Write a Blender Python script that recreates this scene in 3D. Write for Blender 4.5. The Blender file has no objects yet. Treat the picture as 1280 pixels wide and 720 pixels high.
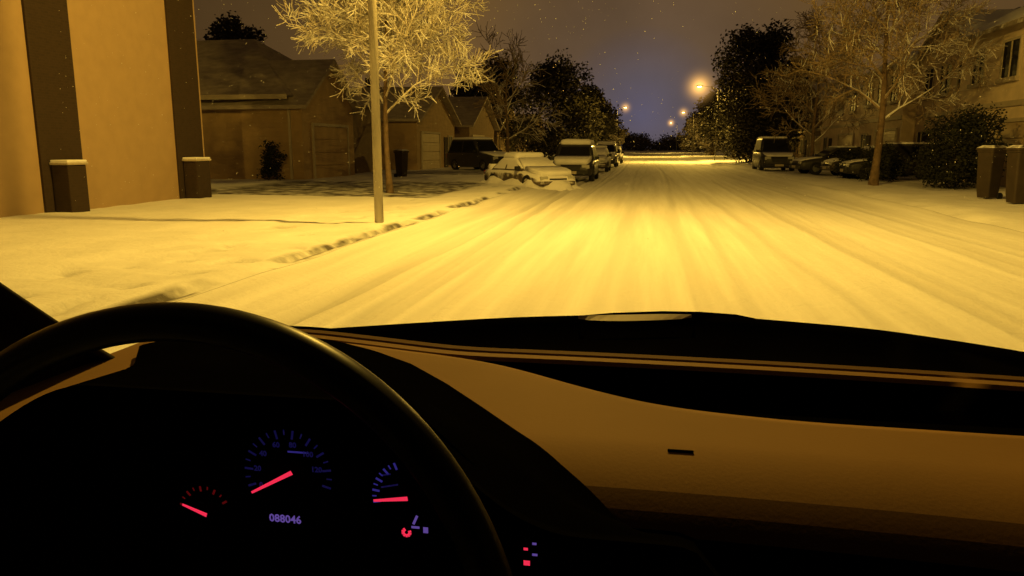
import bpy, bmesh, math, random
import numpy as np
from mathutils import Vector, Matrix, noise as mn
random.seed(7)
scene=bpy.context.scene
COL=scene.collection
R=math.radians
# ------------------------------------------------------------------ materials
MATS={}
def nodes(m):
    m.use_nodes=True
    nt=m.node_tree
    return nt, nt.nodes, nt.links, nt.nodes['Principled BSDF']
def mat(name,c,rough=.7,var=.25,scale=6.,bump=.0,bscale=40.,snow=0.,metal=0.,spec=.3,stretch=(1,1,1),bricks=False,siding=0.,coat=0.,sidestr=.5):
    if name in MATS: return MATS[name]
    m=bpy.data.materials.new(name); nt,N,L,b=nodes(m)
    tc=N.new('ShaderNodeTexCoord'); mp=N.new('ShaderNodeMapping'); mp.inputs['Scale'].default_value=stretch
    L.new(tc.outputs['Object'],mp.inputs['Vector'])
    no=N.new('ShaderNodeTexNoise'); no.inputs['Scale'].default_value=scale; no.inputs['Detail'].default_value=6
    L.new(mp.outputs[0],no.inputs['Vector'])
    rp=N.new('ShaderNodeValToRGB')
    lo=[x*(1-var) for x in c]; hi=[min(1,x*(1+var)) for x in c]
    rp.color_ramp.elements[0].position=.3; rp.color_ramp.elements[1].position=.7
    rp.color_ramp.elements[0].color=(*lo,1); rp.color_ramp.elements[1].color=(*hi,1)
    L.new(no.outputs['Fac'],rp.inputs['Fac'])
    colout=rp.outputs['Color']; hgt=None
    if bricks:
        br=N.new('ShaderNodeTexBrick'); br.inputs['Scale'].default_value=4.5
        br.inputs['Color1'].default_value=(*lo,1); br.inputs['Color2'].default_value=(*hi,1)
        br.inputs['Mortar'].default_value=(*[min(1,x*1.35) for x in c],1)
        sx=N.new('ShaderNodeSeparateXYZ'); cx=N.new('ShaderNodeCombineXYZ'); ad=N.new('ShaderNodeMath'); ad.operation='ADD'
        L.new(tc.outputs['Object'],sx.inputs[0]); L.new(sx.outputs[0],ad.inputs[0]); L.new(sx.outputs[1],ad.inputs[1])
        L.new(ad.outputs[0],cx.inputs[0]); L.new(sx.outputs[2],cx.inputs[1]); L.new(cx.outputs[0],br.inputs['Vector'])
        mx=N.new('ShaderNodeMix'); mx.data_type='RGBA'; mx.inputs['Factor'].default_value=.6
        L.new(colout,mx.inputs['A']); L.new(br.outputs['Color'],mx.inputs['B']); colout=mx.outputs['Result']
    if snow>0:
        g=N.new('ShaderNodeNewGeometry'); s=N.new('ShaderNodeSeparateXYZ'); L.new(g.outputs['Normal'],s.inputs[0])
        n2=N.new('ShaderNodeTexNoise'); n2.inputs['Scale'].default_value=3.; n2.inputs['Detail'].default_value=8
        L.new(tc.outputs['Object'],n2.inputs['Vector'])
        a=N.new('ShaderNodeMath'); a.operation='MULTIPLY_ADD'; a.inputs[1].default_value=.9; L.new(n2.outputs['Fac'],a.inputs[0]); L.new(s.outputs[2],a.inputs[2])
        mr=N.new('ShaderNodeMapRange'); mr.inputs['From Min'].default_value=1.35-snow; mr.inputs['From Max'].default_value=1.55-snow
        L.new(a.outputs[0],mr.inputs['Value'])
        mx=N.new('ShaderNodeMix'); mx.data_type='RGBA'; mx.inputs['B'].default_value=(.8,.8,.82,1)
        L.new(mr.outputs[0],mx.inputs['Factor']); L.new(colout,mx.inputs['A']); colout=mx.outputs['Result']
    L.new(colout,b.inputs['Base Color'])
    b.inputs['Roughness'].default_value=rough; b.inputs['Metallic'].default_value=metal
    b.inputs['Specular IOR Level'].default_value=spec; b.inputs['Coat Weight'].default_value=coat
    if siding>0:
        sx=N.new('ShaderNodeSeparateXYZ'); L.new(tc.outputs['Object'],sx.inputs[0])
        m1=N.new('ShaderNodeMath'); m1.operation='DIVIDE'; m1.inputs[1].default_value=siding; L.new(sx.outputs[2],m1.inputs[0])
        m2=N.new('ShaderNodeMath'); m2.operation='FRACT'; L.new(m1.outputs[0],m2.inputs[0])
        bp=N.new('ShaderNodeBump'); bp.inputs['Strength'].default_value=sidestr; bp.inputs['Distance'].default_value=-.02
        L.new(m2.outputs[0],bp.inputs['Height']); L.new(bp.outputs[0],b.inputs['Normal'])
    elif bump>0:
        n3=N.new('ShaderNodeTexNoise'); n3.inputs['Scale'].default_value=bscale; n3.inputs['Detail'].default_value=5
        L.new(mp.outputs[0],n3.inputs['Vector'])
        bp=N.new('ShaderNodeBump'); bp.inputs['Strength'].default_value=bump; bp.inputs['Distance'].default_value=.02
        L.new(n3.outputs['Fac'],bp.inputs['Height']); L.new(bp.outputs[0],b.inputs['Normal'])
    MATS[name]=m; return m
def emis(name,c,s):
    if name in MATS: return MATS[name]
    m=bpy.data.materials.new(name); nt,N,L,b=nodes(m)
    b.inputs['Base Color'].default_value=(*[x*.2 for x in c],1)
    b.inputs['Emission Color'].default_value=(*c,1); b.inputs['Emission Strength'].default_value=s
    MATS[name]=m; return m
def snow_mat(name,tracks=False):
    m=bpy.data.materials.new(name); nt,N,L,b=nodes(m)
    tc=N.new('ShaderNodeTexCoord')
    mp=N.new('ShaderNodeMapping'); mp.inputs['Scale'].default_value=(2.2,.09,1) if tracks else (.7,.7,1)
    L.new(tc.outputs['Object'],mp.inputs['Vector'])
    n=N.new('ShaderNodeTexNoise'); n.inputs['Scale'].default_value=1.1; n.inputs['Detail'].default_value=9; n.inputs['Roughness'].default_value=.6
    L.new(mp.outputs[0],n.inputs['Vector'])
    rp=N.new('ShaderNodeValToRGB'); e=rp.color_ramp.elements
    e[0].position=.30; e[0].color=(.62,.61,.60,1) if tracks else (.68,.68,.68,1)
    e[1].position=.65; e[1].color=(.82,.82,.83,1)
    L.new(n.outputs['Fac'],rp.inputs['Fac'])
    at=N.new('ShaderNodeAttribute'); at.attribute_name='wear_and_shade'
    mx=N.new('ShaderNodeMix'); mx.data_type='RGBA'; mx.inputs['B'].default_value=(.10,.09,.08,1)
    n4=N.new('ShaderNodeTexNoise'); n4.inputs['Scale'].default_value=2.2; n4.inputs['Detail'].default_value=9; L.new(mp.outputs[0] if tracks else tc.outputs['Object'],n4.inputs['Vector'])
    mm=N.new('ShaderNodeMath'); mm.operation='MULTIPLY'; L.new(at.outputs['Fac'],mm.inputs[0])
    mr=N.new('ShaderNodeMapRange'); mr.inputs['From Min'].default_value=.32; mr.inputs['From Max'].default_value=.58; L.new(n4.outputs['Fac'],mr.inputs['Value']); L.new(mr.outputs[0],mm.inputs[1])
    L.new(mm.outputs[0],mx.inputs['Factor']); L.new(rp.outputs[0],mx.inputs['A']); L.new(mx.outputs['Result'],b.inputs['Base Color'])
    b.inputs['Roughness'].default_value=.75; b.inputs['Specular IOR Level'].default_value=.25
    n2=N.new('ShaderNodeTexNoise'); n2.inputs['Scale'].default_value=7.; n2.inputs['Detail'].default_value=10; n2.inputs['Roughness'].default_value=.65
    L.new(tc.outputs['Object'],n2.inputs['Vector'])
    bp=N.new('ShaderNodeBump'); bp.inputs['Strength'].default_value=.5; bp.inputs['Distance'].default_value=.05
    L.new(n2.outputs['Fac'],bp.inputs['Height']); L.new(bp.outputs[0],b.inputs['Normal'])
    return m
# ------------------------------------------------------------------ mesh helpers
def thing(name,label,cat,loc=(0,0,0),rot=0,group=None):
    o=bpy.data.objects.new(name,None); COL.objects.link(o); o.empty_display_size=.2
    o.location=loc; o.rotation_euler=(0,0,rot); o['label']=label; o['category']=cat
    if group: o['group']=group
    return o
def mk(name,v,f,m=None,parent=None,smooth=False,kind=None):
    me=bpy.data.meshes.new(name); me.from_pydata([tuple(x) for x in v],[],f); me.validate(); me.update()
    if smooth:
        for p in me.polygons: p.use_smooth=True
    if m: me.materials.append(m)
    o=bpy.data.objects.new(name,me); COL.objects.link(o)
    if parent: o.parent=parent
    if kind: o['kind']=kind
    return o
def fixn(o):
    bm=bmesh.new(); bm.from_mesh(o.data); bmesh.ops.recalc_face_normals(bm,faces=bm.faces); bm.to_mesh(o.data); bm.free(); return o
def boxes(name,bl,m,parent=None,bev=0.,kind=None):
    bm=bmesh.new()
    for (x0,x1,y0,y1,z0,z1) in bl:
        mtx=Matrix.Translation(((x0+x1)/2,(y0+y1)/2,(z0+z1)/2))@Matrix.Diagonal((abs(x1-x0),abs(y1-y0),abs(z1-z0),1))
        bmesh.ops.create_cube(bm,size=1,matrix=mtx)
    if bev>0: bmesh.ops.bevel(bm,geom=bm.edges[:],offset=bev,segments=2,affect='EDGES',profile=.5)
    me=bpy.data.meshes.new(name); bm.to_mesh(me); bm.free(); me.materials.append(m)
    o=bpy.data.objects.new(name,me); COL.objects.link(o)
    if parent: o.parent=parent
    if kind: o['kind']=kind
    return o
def tube(V,F,p0,p1,r0,r1,n=6):
    d=(p1-p0); 
    if d.length<1e-6: return
    d.normalize(); a=Vector((0,0,1)) if abs(d.z)<.9 else Vector((1,0,0))
    u=d.cross(a).normalized(); w=d.cross(u); b=len(V)
    for p,r in((p0,r0),(p1,r1)):
        for i in range(n):
            t=2*math.pi*i/n; V.append(p+(u*math.cos(t)+w*math.sin(t))*r)
    for i in range(n):
        j=(i+1)%n; F.append((b+i,b+j,b+n+j,b+n+i))
def tubes(name,segs,m,parent=None,n=10,caps=True):
    V=[];F=[]
    for (p0,p1,r0,r1) in segs:
        b=len(V); tube(V,F,Vector(p0),Vector(p1),r0,r1,n)
        if caps: F.append(tuple(range(b+n-1,b-1,-1))); F.append(tuple(range(b+n,b+2*n)))
    o=mk(name,V,F,m,parent); fixn(o)
    for p in o.data.polygons: p.use_smooth=len(p.vertices)==4
    return o
def loft(name,rings,m,parent=None,smooth=True,cap=True,closed=True):
    n=len(rings[0]); V=[p for r in rings for p in r]; F=[]
    for i in range(len(rings)-1):
        for j in range(n if closed else n-1):
            k=(j+1)%n; F.append((i*n+j,i*n+k,(i+1)*n+k,(i+1)*n+j))
    if cap and closed:
        F.append(tuple(range(n-1,-1,-1))); F.append(tuple((len(rings)-1)*n+i for i in range(n)))
    o=mk(name,V,F,m,parent,smooth); fixn(o)
    return o
def rr(w,h0,h1,r,seg=4):
    pts=[]; r=min(r,w*.99,(h1-h0)/2*.99)
    for cx,cz,a0 in((w-r,h1-r,0),(-w+r,h1-r,90),(-w+r,h0+r,180),(w-r,h0+r,270)):
        for i in range(seg+1):
            t=R(a0+90*i/seg); pts.append((cx+r*math.cos(t),cz+r*math.sin(t)))
    return pts
# ------------------------------------------------------------------ materials list
M_snowroad=snow_mat('snow_road',True); M_snow=snow_mat('snow_lawn')
M_snowcap=mat('snow_cap',(.8,.8,.82),.8,.06,3,.3,14)
M_conc=mat('kerb_concrete',(.22,.2,.18),.85,.3,5,.4,30)
M_pole=mat('pole_concrete',(.36,.33,.29),.75,.25,4,.2,40,stretch=(1,1,.2))
M_poled=mat('pole_steel_dark',(.025,.022,.02),.7,.25,4,.2,40,stretch=(1,1,.2))
M_bark=mat('bark',(.16,.11,.07),.9,.4,6,.6,20,snow=.35)
M_twig=mat('twig_snow',(.52,.46,.38),.9,.3,5,snow=1.0)
M_twig2=mat('twig_bare',(.27,.20,.13),.9,.3,5,snow=.70)
M_needle=mat('needles',(.022,.024,.016),.9,.4,2,snow=.0)
M_needle2=mat('needles_dark',(.05,.045,.032),.9,.4,2,snow=.0)  # brown lightened so distance haze sits in the colour
M_far=mat('needles_far_hazed',(.13,.11,.09),.9,.2,2,snow=.2)  # distance haze painted in as a lighter base colour, plus some snow
M_tan=mat('tan_siding',(.66,.53,.33),.7,.04,.5,siding=.86,sidestr=.3)
M_trim=mat('tan_trim',(.34,.24,.14),.7,.06,3)
M_jamb=mat('door_jamb',(.66,.54,.36),.6,.06,3)
M_brick=mat('brown_brick',(.032,.020,.013),.9,.18,9,bricks=True)
M_stone=mat('stone_cap',(.38,.33,.27),.8,.2,6,snow=.5)
M_wallA=mat('brown_siding',(.20,.14,.08),.85,.12,2,siding=.2)
M_wallB=mat('ochre_siding',(.40,.28,.15),.85,.12,2,siding=.2)
M_wallC=mat('beige_stucco',(.60,.48,.34),.9,.12,2,.15,30)
M_wallD=mat('pale_stucco',(.70,.58,.42),.9,.10,2,.15,30)
M_roof=mat('shingle_snow',(.36,.31,.26),.95,.22,2.2,.25,16,stretch=(1,1,3))
M_roof2=mat('roof_snow',(.3,.26,.22),.95,.4,9,.6,30,snow=.9)
M_door=mat('garage_door_paint',(.4,.3,.18),.6,.08,2,siding=.55)
M_frame=mat('window_trim',(.45,.39,.30),.8,.1,3,snow=.1)
M_pane=mat('window_pane',(.012,.012,.014),.5,.2,2,spec=.08)
M_panesnow=mat('window_pane_snowed',(.05,.05,.05),.6,.3,2,snow=1.02)
M_tyre=mat('tyre_rubber',(.015,.015,.015),.9,.3,6)
M_rim=mat('alloy_rim',(.3,.3,.3),.4,.1,3,metal=.8)
M_chrome=mat('door_hardware',(.2,.18,.15),.6,.1,3)
M_blk=mat('black_plastic',(.02,.02,.02),.6,.3,6)
M_lens=mat('lamp_lens',(.45,.45,.42),.15,.1,6,spec=.6)
M_red=mat('red_lens',(.3,.02,.01),.2,.1,6,spec=.6)
M_bin=mat('bin_plastic',(.045,.032,.022),.6,.2,4,snow=.2)
# ------------------------------------------------------------------ ground
XL,XR=-4.25,6.35
def nz(x,y,z=0): return mn.noise(Vector((x,y,z)))
tracks=[(-3.15,.13,.040),(-2.6,.11,.040),(-1.85,.10,.022),(-2.2,.07,.018),(-.55,.09,.012),(-.2,.07,.008),(.75,.09,.014),(1.05,.07,.010),(1.9,.09,.010),(3.1,.10,.016),(3.5,.08,.010),(4.4,.09,.012),(5.2,.11,.018)]
def tc_(i,tx,y): return tx+.16*math.sin(y*.09+i*1.7)+.07*nz(y*.3,i*9.)
def Hroad(x,y):
    z=.014*nz(x*.6,y*.3)+.006*nz(x*3,y*1.2,3)
    for i,(tx,w,d) in enumerate(tracks):
        c=tc_(i,tx,y)
        q=(x-c)/w
        if abs(q)<3:
            z-=d*math.exp(-q*q*q*q)*(.85+.3*nz(x*3,y*.5,i)); z+=d*.6*math.exp(-((abs(q)-1.5)/.35)**2)*(.8+.4*nz(y*1.0,i,5))
    e=min(x-XL,XR-x)
    z+=.125*math.exp(-(e/.45)**2)*(.85+.45*nz(x*1.2,y*.5,7))
    return z
def KG(y): return nz(y*.8,4.4,2.2)+.40
def Hside(x,y):
    z=.135+.03*nz(x*.35,y*.35,2)+.018*nz(x*1.6,y*1.6,4)+.010*nz(x*5,y*5,6)
    e=(XL-x) if x<0 else (x-XR)
    z+=.03*math.exp(-((e-.5)/.3)**2)*(.6+nz(y*.8,3.,1))
    z-=.03*(1 if 1.3<e<2.5 else 0)*(.6+.4*nz(y,x))
    n=nz(x*2.3,y*2.3,11)
    if n>.25 and e<2.6: z-=.06*min(1,(n-.25)*7)
    w=math.exp(-(e/.16)**2); z=z*(1-w)+w*(Hroad(XL if x<0 else XR,y)+.003)
    g=KG(y)
    if x<0 and g>.05: z-=.10*min(1,(g-.05)*5)*math.exp(-((e-.20)/.075)**2)
    return z
def drive(x,y):
    w=0
    for (x0,x1,y0,y1,a) in ((-15.,-6.0,20.8,30.9,1.),(-14.2,-7,38.5,46,.8),(-14,-6.5,53,60,.7),(8.5,14,41,48,.8),(9,14,27,33,.4)):  # first patch: bare driveway, its dark also painting the wall's shadow
        if x0<x<x1 and y0<y<y1:
            ex=min(x-x0,x1-x,y-y0,y1-y); w=max(w,a*min(1,ex/.5))
    return w
def yline(a,b,s,g):
    ys=[a]
    while ys[-1]<b: ys.append(ys[-1]+max(s,g*abs(ys[-1])))
    return ys
def grid(name,xs,ys,H,m,W=None):
    V=[];F=[];nx=len(xs)
    for y in ys:
        for x in xs: V.append((x,y,H(x,y)))
    for j in range(len(ys)-1):
        for i in range(nx-1):
            a=j*nx+i; F.append((a,a+1,a+1+nx,a+nx))
    o=mk(name,V,F,m,None,True,'structure')
    at=o.data.attributes.new('wear_and_shade','FLOAT','POINT')
    if W: at.data.foreach_set('value',[W(x,y) for y in ys for x in xs])
    return o
ys=[-25,-15,-8,-3]+yline(0,470,.09,.010)
def Wroad(x,y):
    w=0
    for i,(tx,ww,d) in enumerate(tracks):
        c=tc_(i,tx,y); q=abs(x-c)/ww
        if q<1.4: w=max(w,min(.34,.08+d*8)*(.9+.5*nz(y*.12,i))*(1-max(0,q-.7)/.7))
    return max(w,0)
grid('road',list(np.linspace(XL,XR,190)),ys,Hroad,M_snowroad,Wroad)
xl=[XL-60*1.0]; xl=list(-np.array(yline(-XL,60,.07,.022)))[::-1]; xl[-1]=XL
def Hs(x,y): return Hside(x,y)-.05*drive(x,y)
def Ws(x,y):
    e=(XL-x); w=drive(x,y)
    if e<2.2:
        n=nz(x*2.3,y*2.3,11)
        if n>.36: w=max(w,.45)
    if .08<e<.31:
        g=KG(y)
        if g>.05: w=max(w,min(1.,.2+(g-.05)*4))
    return w
grid('verge',xl,ys,Hs,M_snow,Ws)
xr=yline(XR,60,.14,.03)
grid('verge',xr,ys,Hs,M_snow,drive)
gr=grid('ground',[-900,-400,-100,0,100,400,900],[-900,-300,0,200,500,900,1500],lambda x,y:-.12,M_snow)
for s,x0 in ((-1,XL),(1,XR)):
    V=[];F=[];prof=[(0,-.08),(0,.05),(.02*s,.068),(.16*s,.072),(.17*s,-.05)]
    yk=[-25,0]+yline(1,60,.6,.05)+[470]
    for y in yk:
        for (a,z) in prof: V.append((x0+a,y,z+.012*nz(y*.9,s)))
    n=len(prof)
    for j in range(len(yk)-1):
        for i in range(n-1): F.append((j*n+i,j*n+i+1,(j+1)*n+i+1,(j+1)*n+i))
    mk('kerb',V,F,M_conc,None,False,'structure')
# ------------------------------------------------------------------ trees
def bare_tree(name,label,loc,h,spread,seed,m_tw,minr,trunk_r,first=.3,nb=9,levels=4,lean=0.,group=None,kids=5):
    rnd=random.Random(seed); t=thing(name,label,'tree',loc,0,group)
    V=[];F=[]; TV=[];TF=[]
    def grow(p,d,L,r,lv):
        steps=4 if lv<3 else 2; pts=[(p,r)]; q=p.copy(); dd=d.copy()
        for i in range(steps):
            dd=(dd+Vector((rnd.gauss(0,.13),rnd.gauss(0,.13),rnd.gauss(.02,.09)))).normalized()
            q=q+dd*(L/steps); pts.append((q.copy(),max(minr,r*(1-.75*(i+1)/steps))))
        for i in range(steps): tube(V,F,pts[i][0],pts[i+1][0],pts[i][1],pts[i+1][1],5 if lv<2 else 3)
        if lv>=levels: return
        for k in range(kids+(2 if lv==1 else 0)):
            f=.2+.8*(k+rnd.random()*.6)/kids; f=min(f,.99); i=min(int(f*steps),steps-1); a=f*steps-i
            bp=pts[i][0].lerp(pts[i+1][0],a)
            ax=dd.cross(Vector((rnd.gauss(0,1),rnd.gauss(0,1),rnd.gauss(0,1)))).normalized()
            nd=(Matrix.Rotation(R(rnd.uniform(28,65)),3,ax)@d).normalized(); nd.z+=.05; nd.normalize()
            grow(bp,nd,L*rnd.uniform(.42,.62),max(minr,r*.5),lv+1)
    pts=[];q=Vector((0,0,-.1)); n=9
    for i in range(n+1):
        f=i/n; pts.append((Vector((lean*f*f+.06*math.sin(f*7+seed),.06*math.cos(f*6),-.1+f*h*.85)),trunk_r*(1.35-f*.4 if i==0 else 1-.85*f)))
    for i in range(n): tube(TV,TF,pts[i][0],pts[i+1][0],pts[i][1],pts[i+1][1],10)
    mk('trunk',TV,TF,M_bark,t,True)
    for k in range(nb):
        f=first+(.97-first)*k/(nb-1); i=min(int(f*n),n-1); p=pts[i][0].lerp(pts[i+1][0],f*n-i)
        az=k*2.4+rnd.random()*.8; el=R(20+45*f+rnd.uniform(-8,8))
        d=Vector((math.cos(az)*math.cos(el),math.sin(az)*math.cos(el),math.sin(el)))
        grow(p,d,spread*(1.1-.45*f)*rnd.uniform(.85,1.1),trunk_r*.45*(1.1-.6*f),1)
    mk('crown',V,F,m_tw,t,False)
    return t
bare_tree('bare_tree','bare tree with snow-coated branches behind the street lamp pole',(-8.1,23.4,.1),8.8,2.9,3,M_twig,.0090,.10,first=.34,nb=20,levels=4,kids=8)
bare_tree('bare_tree','tall bare tree with frosted brown twigs beside parked cars',(8.5,31,.1),9.8,3.1,12,M_twig2,.0090,.15,first=.30,nb=16,levels=4,kids=7)
bare_tree('bare_tree','small bare tree in front of the townhouses',(9.2,46,.1),8.0,2.8,21,M_twig2,.012,.13,first=.26,nb=13,levels=4,kids=6)
bare_tree('bare_tree','snowy bare tree between the driveways',(-9.5,52,.1),8,3.0,31,M_twig2,.018,.14,first=.3,nb=10,levels=3,kids=7)
def leafy(name,label,loc,h,rad,seed,m,n=5200,leaf=.28,cone=False,trunk=True,cat='tree',base=.12,group=None):
    rnd=random.Random(seed); t=thing(name,label,cat,loc,0,group)
    if trunk:
        V=[];F=[];tube(V,F,Vector((0,0,-.1)),Vector((0,0,h*.5)),rad*.07,rad*.04,8); 
        for k in range(7):
            a=k*2.4; z=h*(.2+.09*k); tube(V,F,Vector((0,0,z)),Vector((math.cos(a)*rad*.6,math.sin(a)*rad*.6,z+h*.12)),rad*.03,rad*.012,5)
        mk('trunk',V,F,M_bark,t)
    cl=[]
    for i in range(70 if not cone else 46):
        f=rnd.random(); a=rnd.random()*6.28
        if cone: rr_=rad*(1-f)**.8*(.75+.3*rnd.random()); z=h*(base+(1-base)*f); s=rad*.24*(1.2-f)
        else:
            prof=math.sqrt(max(0.05,1-((f-.42)/.66)**2)); rr_=rad*prof*rnd.uniform(.1,.82); z=h*(base+(.93-base)*f); s=rad*rnd.uniform(.22,.36)
        cl.append((Vector((math.cos(a)*rr_,math.sin(a)*rr_,z)),s))
    V=[];F=[]
    for i in range(n):
        c,s=cl[rnd.randrange(len(cl))]
        d=Vector((rnd.gauss(0,1),rnd.gauss(0,1),rnd.gauss(0,.8))).normalized()*s*(rnd.random()**.4)*rnd.uniform(.8,1.2)
        p=c+d; u=Vector((rnd.gauss(0,1),rnd.gauss(0,1),rnd.gauss(0,.6))).normalized(); w=u.cross(Vector((rnd.gauss(0,1),rnd.gauss(0,1),rnd.gauss(0,1)))).normalized()
        l=leaf*rnd.uniform(.6,1.3); b=len(V)
        V+= [p-u*l*.5,p+w*l*.28,p+u*l*.5,p-w*l*.28]; F.append((b,b+1,b+2,b+3))
    mk('crown' if trunk else 'foliage',V,F,m,t)
    return t
leafy('leafy_tree','tall dark round tree beside the snowy road',(10.1,78,.1),12.4,5.6,5,M_needle2,26000,.36)
leafy('leafy_tree','dark wide tree behind the parked vehicles',(-10.0,88,.1),11.0,5.6,6,M_needle2,20000,.38)
leafy('leafy_tree','dark tree further along the road',(-8.5,112,.1),10.0,4.6,8,M_needle2,9000,.55)
leafy('leafy_tree','dark tree over the house roofs',(-16.5,78,.1),10.5,5.2,9,M_needle2,16000,.4)
leafy('leafy_tree','dark tree further along the road',(11.5,108,.1),11.5,5.2,10,M_needle2,10000,.55)
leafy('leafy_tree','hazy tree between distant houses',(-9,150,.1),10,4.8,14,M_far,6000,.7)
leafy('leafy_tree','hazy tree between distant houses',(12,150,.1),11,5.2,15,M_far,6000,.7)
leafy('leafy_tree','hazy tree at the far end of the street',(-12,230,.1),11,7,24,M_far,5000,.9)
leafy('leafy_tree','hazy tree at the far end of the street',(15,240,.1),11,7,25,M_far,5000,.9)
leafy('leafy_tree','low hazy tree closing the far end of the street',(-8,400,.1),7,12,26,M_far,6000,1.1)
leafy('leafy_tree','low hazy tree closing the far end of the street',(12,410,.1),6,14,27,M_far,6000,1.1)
leafy('leafy_tree','dark tree behind the brown house',(-27.5,49,.1),10.2,3.0,16,M_needle2,9000,.30)
leafy('leafy_tree','dark tree between the road and the townhouses',(15.5,92,.1),11,5.0,17,M_needle2,14000,.44)
leafy('shrub','large dark evergreen shrub in front of a townhouse',(10.95,29.2,.1),2.6,1.7,11,M_needle,11000,.12,trunk=False,cat='bush',base=.1)
leafy('shrub','low dark bush beside the driveway',(9.6,34.0,.1),1.5,1.1,18,M_needle,3600,.13,trunk=False,cat='bush',base=.1)
leafy('shrub','low dark bush beside the driveway',(9.2,37.5,.1),1.3,1.0,28,M_needle,3200,.13,trunk=False,cat='bush',base=.1)
leafy('shrub','small bush by the brown garage wall',(-15.9,30.7,.1),1.7,.7,19,M_needle,1800,.12,trunk=False,cat='bush',base=.1)
# ------------------------------------------------------------------ house helpers
def gable(par,x0,x1,y0,y1,ze,rise,axis,mw,mr,oh=.45,th=.16,wname='wall',rname='roof'):
    if axis=='x':
        ym=(y0+y1)/2; pr=[(y0,0),(y1,0),(y1,ze),(ym,ze+rise),(y0,ze)]
        V=[(x0,a,b) for a,b in pr]+[(x1,a,b) for a,b in pr]
    else:
        xm=(x0+x1)/2; pr=[(x0,0),(x1,0),(x1,ze),(xm,ze+rise),(x0,ze)]
        V=[(a,y0,b) for a,b in pr]+[(a,y1,b) for a,b in pr]
    F=[(0,1,2,3,4),(9,8,7,6,5)]+[(i,(i+1)%5,5+(i+1)%5,5+i) for i in range(5)]
    fixn(mk(wname,V,F,mw,par))
    lo,hi=(y0,y1) if axis=='x' else (x0,x1); m=(lo+hi)/2; sl=rise/((hi-lo)/2)
    sec=[(lo-oh,ze-sl*oh+.01),(m,ze+rise+.01),(hi+oh,ze-sl*oh+.01),(hi+oh,ze-sl*oh+.01+th),(m,ze+rise+.01+th*1.15),(lo-oh,ze-sl*oh+.01+th)]
    oe=oh if axis=='x' else .12
    e0,e1=(x0-oe,x1+oe) if axis=='x' else (y0-oe,y1+oe)
    if axis=='x': V=[(e0,a,b) for a,b in sec]+[(e1,a,b) for a,b in sec]
    else: V=[(a,e0,b) for a,b in sec]+[(a,e1,b) for a,b in sec]
    F=[(0,1,4,5),(1,2,3,4),(6,11,10,7),(7,10,9,8)]+[(i,(i+1)%6,6+(i+1)%6,6+i) for i in range(6)]
    return fixn(mk(rname,V,F,mr,par))
def win(par,x,y,z,w,h,face,mframe=None,mullion=True):
    s={'+x':(1,0),'-x':(-1,0),'-y':(0,-1)}[face]
    mf=mframe or M_frame
    def bx(a0,a1,z0,z1,d0,d1):
        if s[0]: return (x+s[0]*d0,x+s[0]*d1,y+a0,y+a1,z+z0,z+z1)
        return (x+a0,x+a1,y+s[1]*d0,y+s[1]*d1,z+z0,z+z1)
    pane=boxes('window',[bx(-w/2,w/2,-h/2,h/2,-.03,.02)],M_pane,par)
    t=.09; bl=[bx(-w/2-t,-w/2,-h/2-t,h/2+t,-.02,.06),bx(w/2,w/2+t,-h/2-t,h/2+t,-.02,.06),bx(-w/2,w/2,h/2,h/2+t,-.02,.06)]
    if mullion: bl.append(bx(-.03,.03,-h/2,h/2,.01,.05))
    boxes('frame',bl,mf,pane)
    boxes('sill',[bx(-w/2-.15,w/2+.15,-h/2-t-.08,-h/2-.002,-.02,.14)],M_stone,pane)
def gdoor(par,x,y,w,h,s,m=None,z0=.12):
    d=boxes('garage_door',[(x,x+s*.04,y-w/2,y+w/2,z0+i*h/4+.012,z0+(i+1)*h/4-.012) for i in range(4)],m or M_door,par,.006)
    boxes('frame',[(x,x+s*.08,y-w/2-.14,y-w/2-.01,z0,z0+h+.14),(x,x+s*.08,y+w/2+.01,y+w/2+.14,z0,z0+h+.14),(x,x+s*.08,y-w/2-.01,y+w/2+.01,z0+h+.01,z0+h+.14)],M_frame,d)
h=thing('tan_building','tall tan building with pale garage doors between dark brown pilasters','building',(-12.9,0,0))
boxes('wall',[(-12,0,1,20.3,0,7.4)],M_trim,h)
gable(h,-12,.3,.8,20.4,7.4,2.6,'y',M_trim,M_roof2,wname='gable')
for (a,b) in ((9.2,13.95),(15.7,18.75)):
    d=boxes('garage_door',[(.002,.05,a,b,.12+i*.86+.008,.12+(i+1)*.86-.004) for i in range(7)],M_tan,h,.006)
    boxes('threshold',[(.055,.16,a+.01,b-.01,.06,.15)],M_trim,d)
for (a,b) in ((13.97,14.20),(15.46,15.68),(18.77,19.0)):
    boxes('door_jamb',[(.002,.24,a,b,.1,6.3)],M_jamb,h,.015)
for (a,b) in ((14.22,15.44),(19.03,20.25)):
    boxes('brick_pilaster',[(.002,.36,a,b,.05,7.2)],M_brick,h,.01)
for (a,b) in ((14.45,15.0),(19.2,19.85)):
    q=boxes('plinth',[(.38,.78,a,b,.02,1.14)],M_brick,h,.02)
    boxes('plinth_cap',[(.365,.82,a-.04,b+.04,1.142,1.20)],M_stone,q,.02)
    boxes('plinth_snow',[(.375,.80,a-.02,b+.02,1.203,1.25)],M_snowcap,q,.02)
h=thing('brown_house','low brown house with snow-dusted hip roof and street-facing gable','house',(-14.8,31.6,0))
boxes('wall',[(-11.5,-.9,0,11,0,3.75)],M_wallA,h)
fixn(mk('roof',[(-12,-.5,3.72),(-.4,-.5,3.72),(-.4,11.5,3.72),(-12,11.5,3.72),(-12,5.5,6.9),(-4.9,5.5,6.9)],[(0,1,5,4),(1,2,5),(2,3,4,5),(0,4,3),(0,3,2,1)],M_roof,h))
boxes('fascia',[(-12,-.38,-.56,-.505,3.56,3.76)],M_frame,h)
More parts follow.
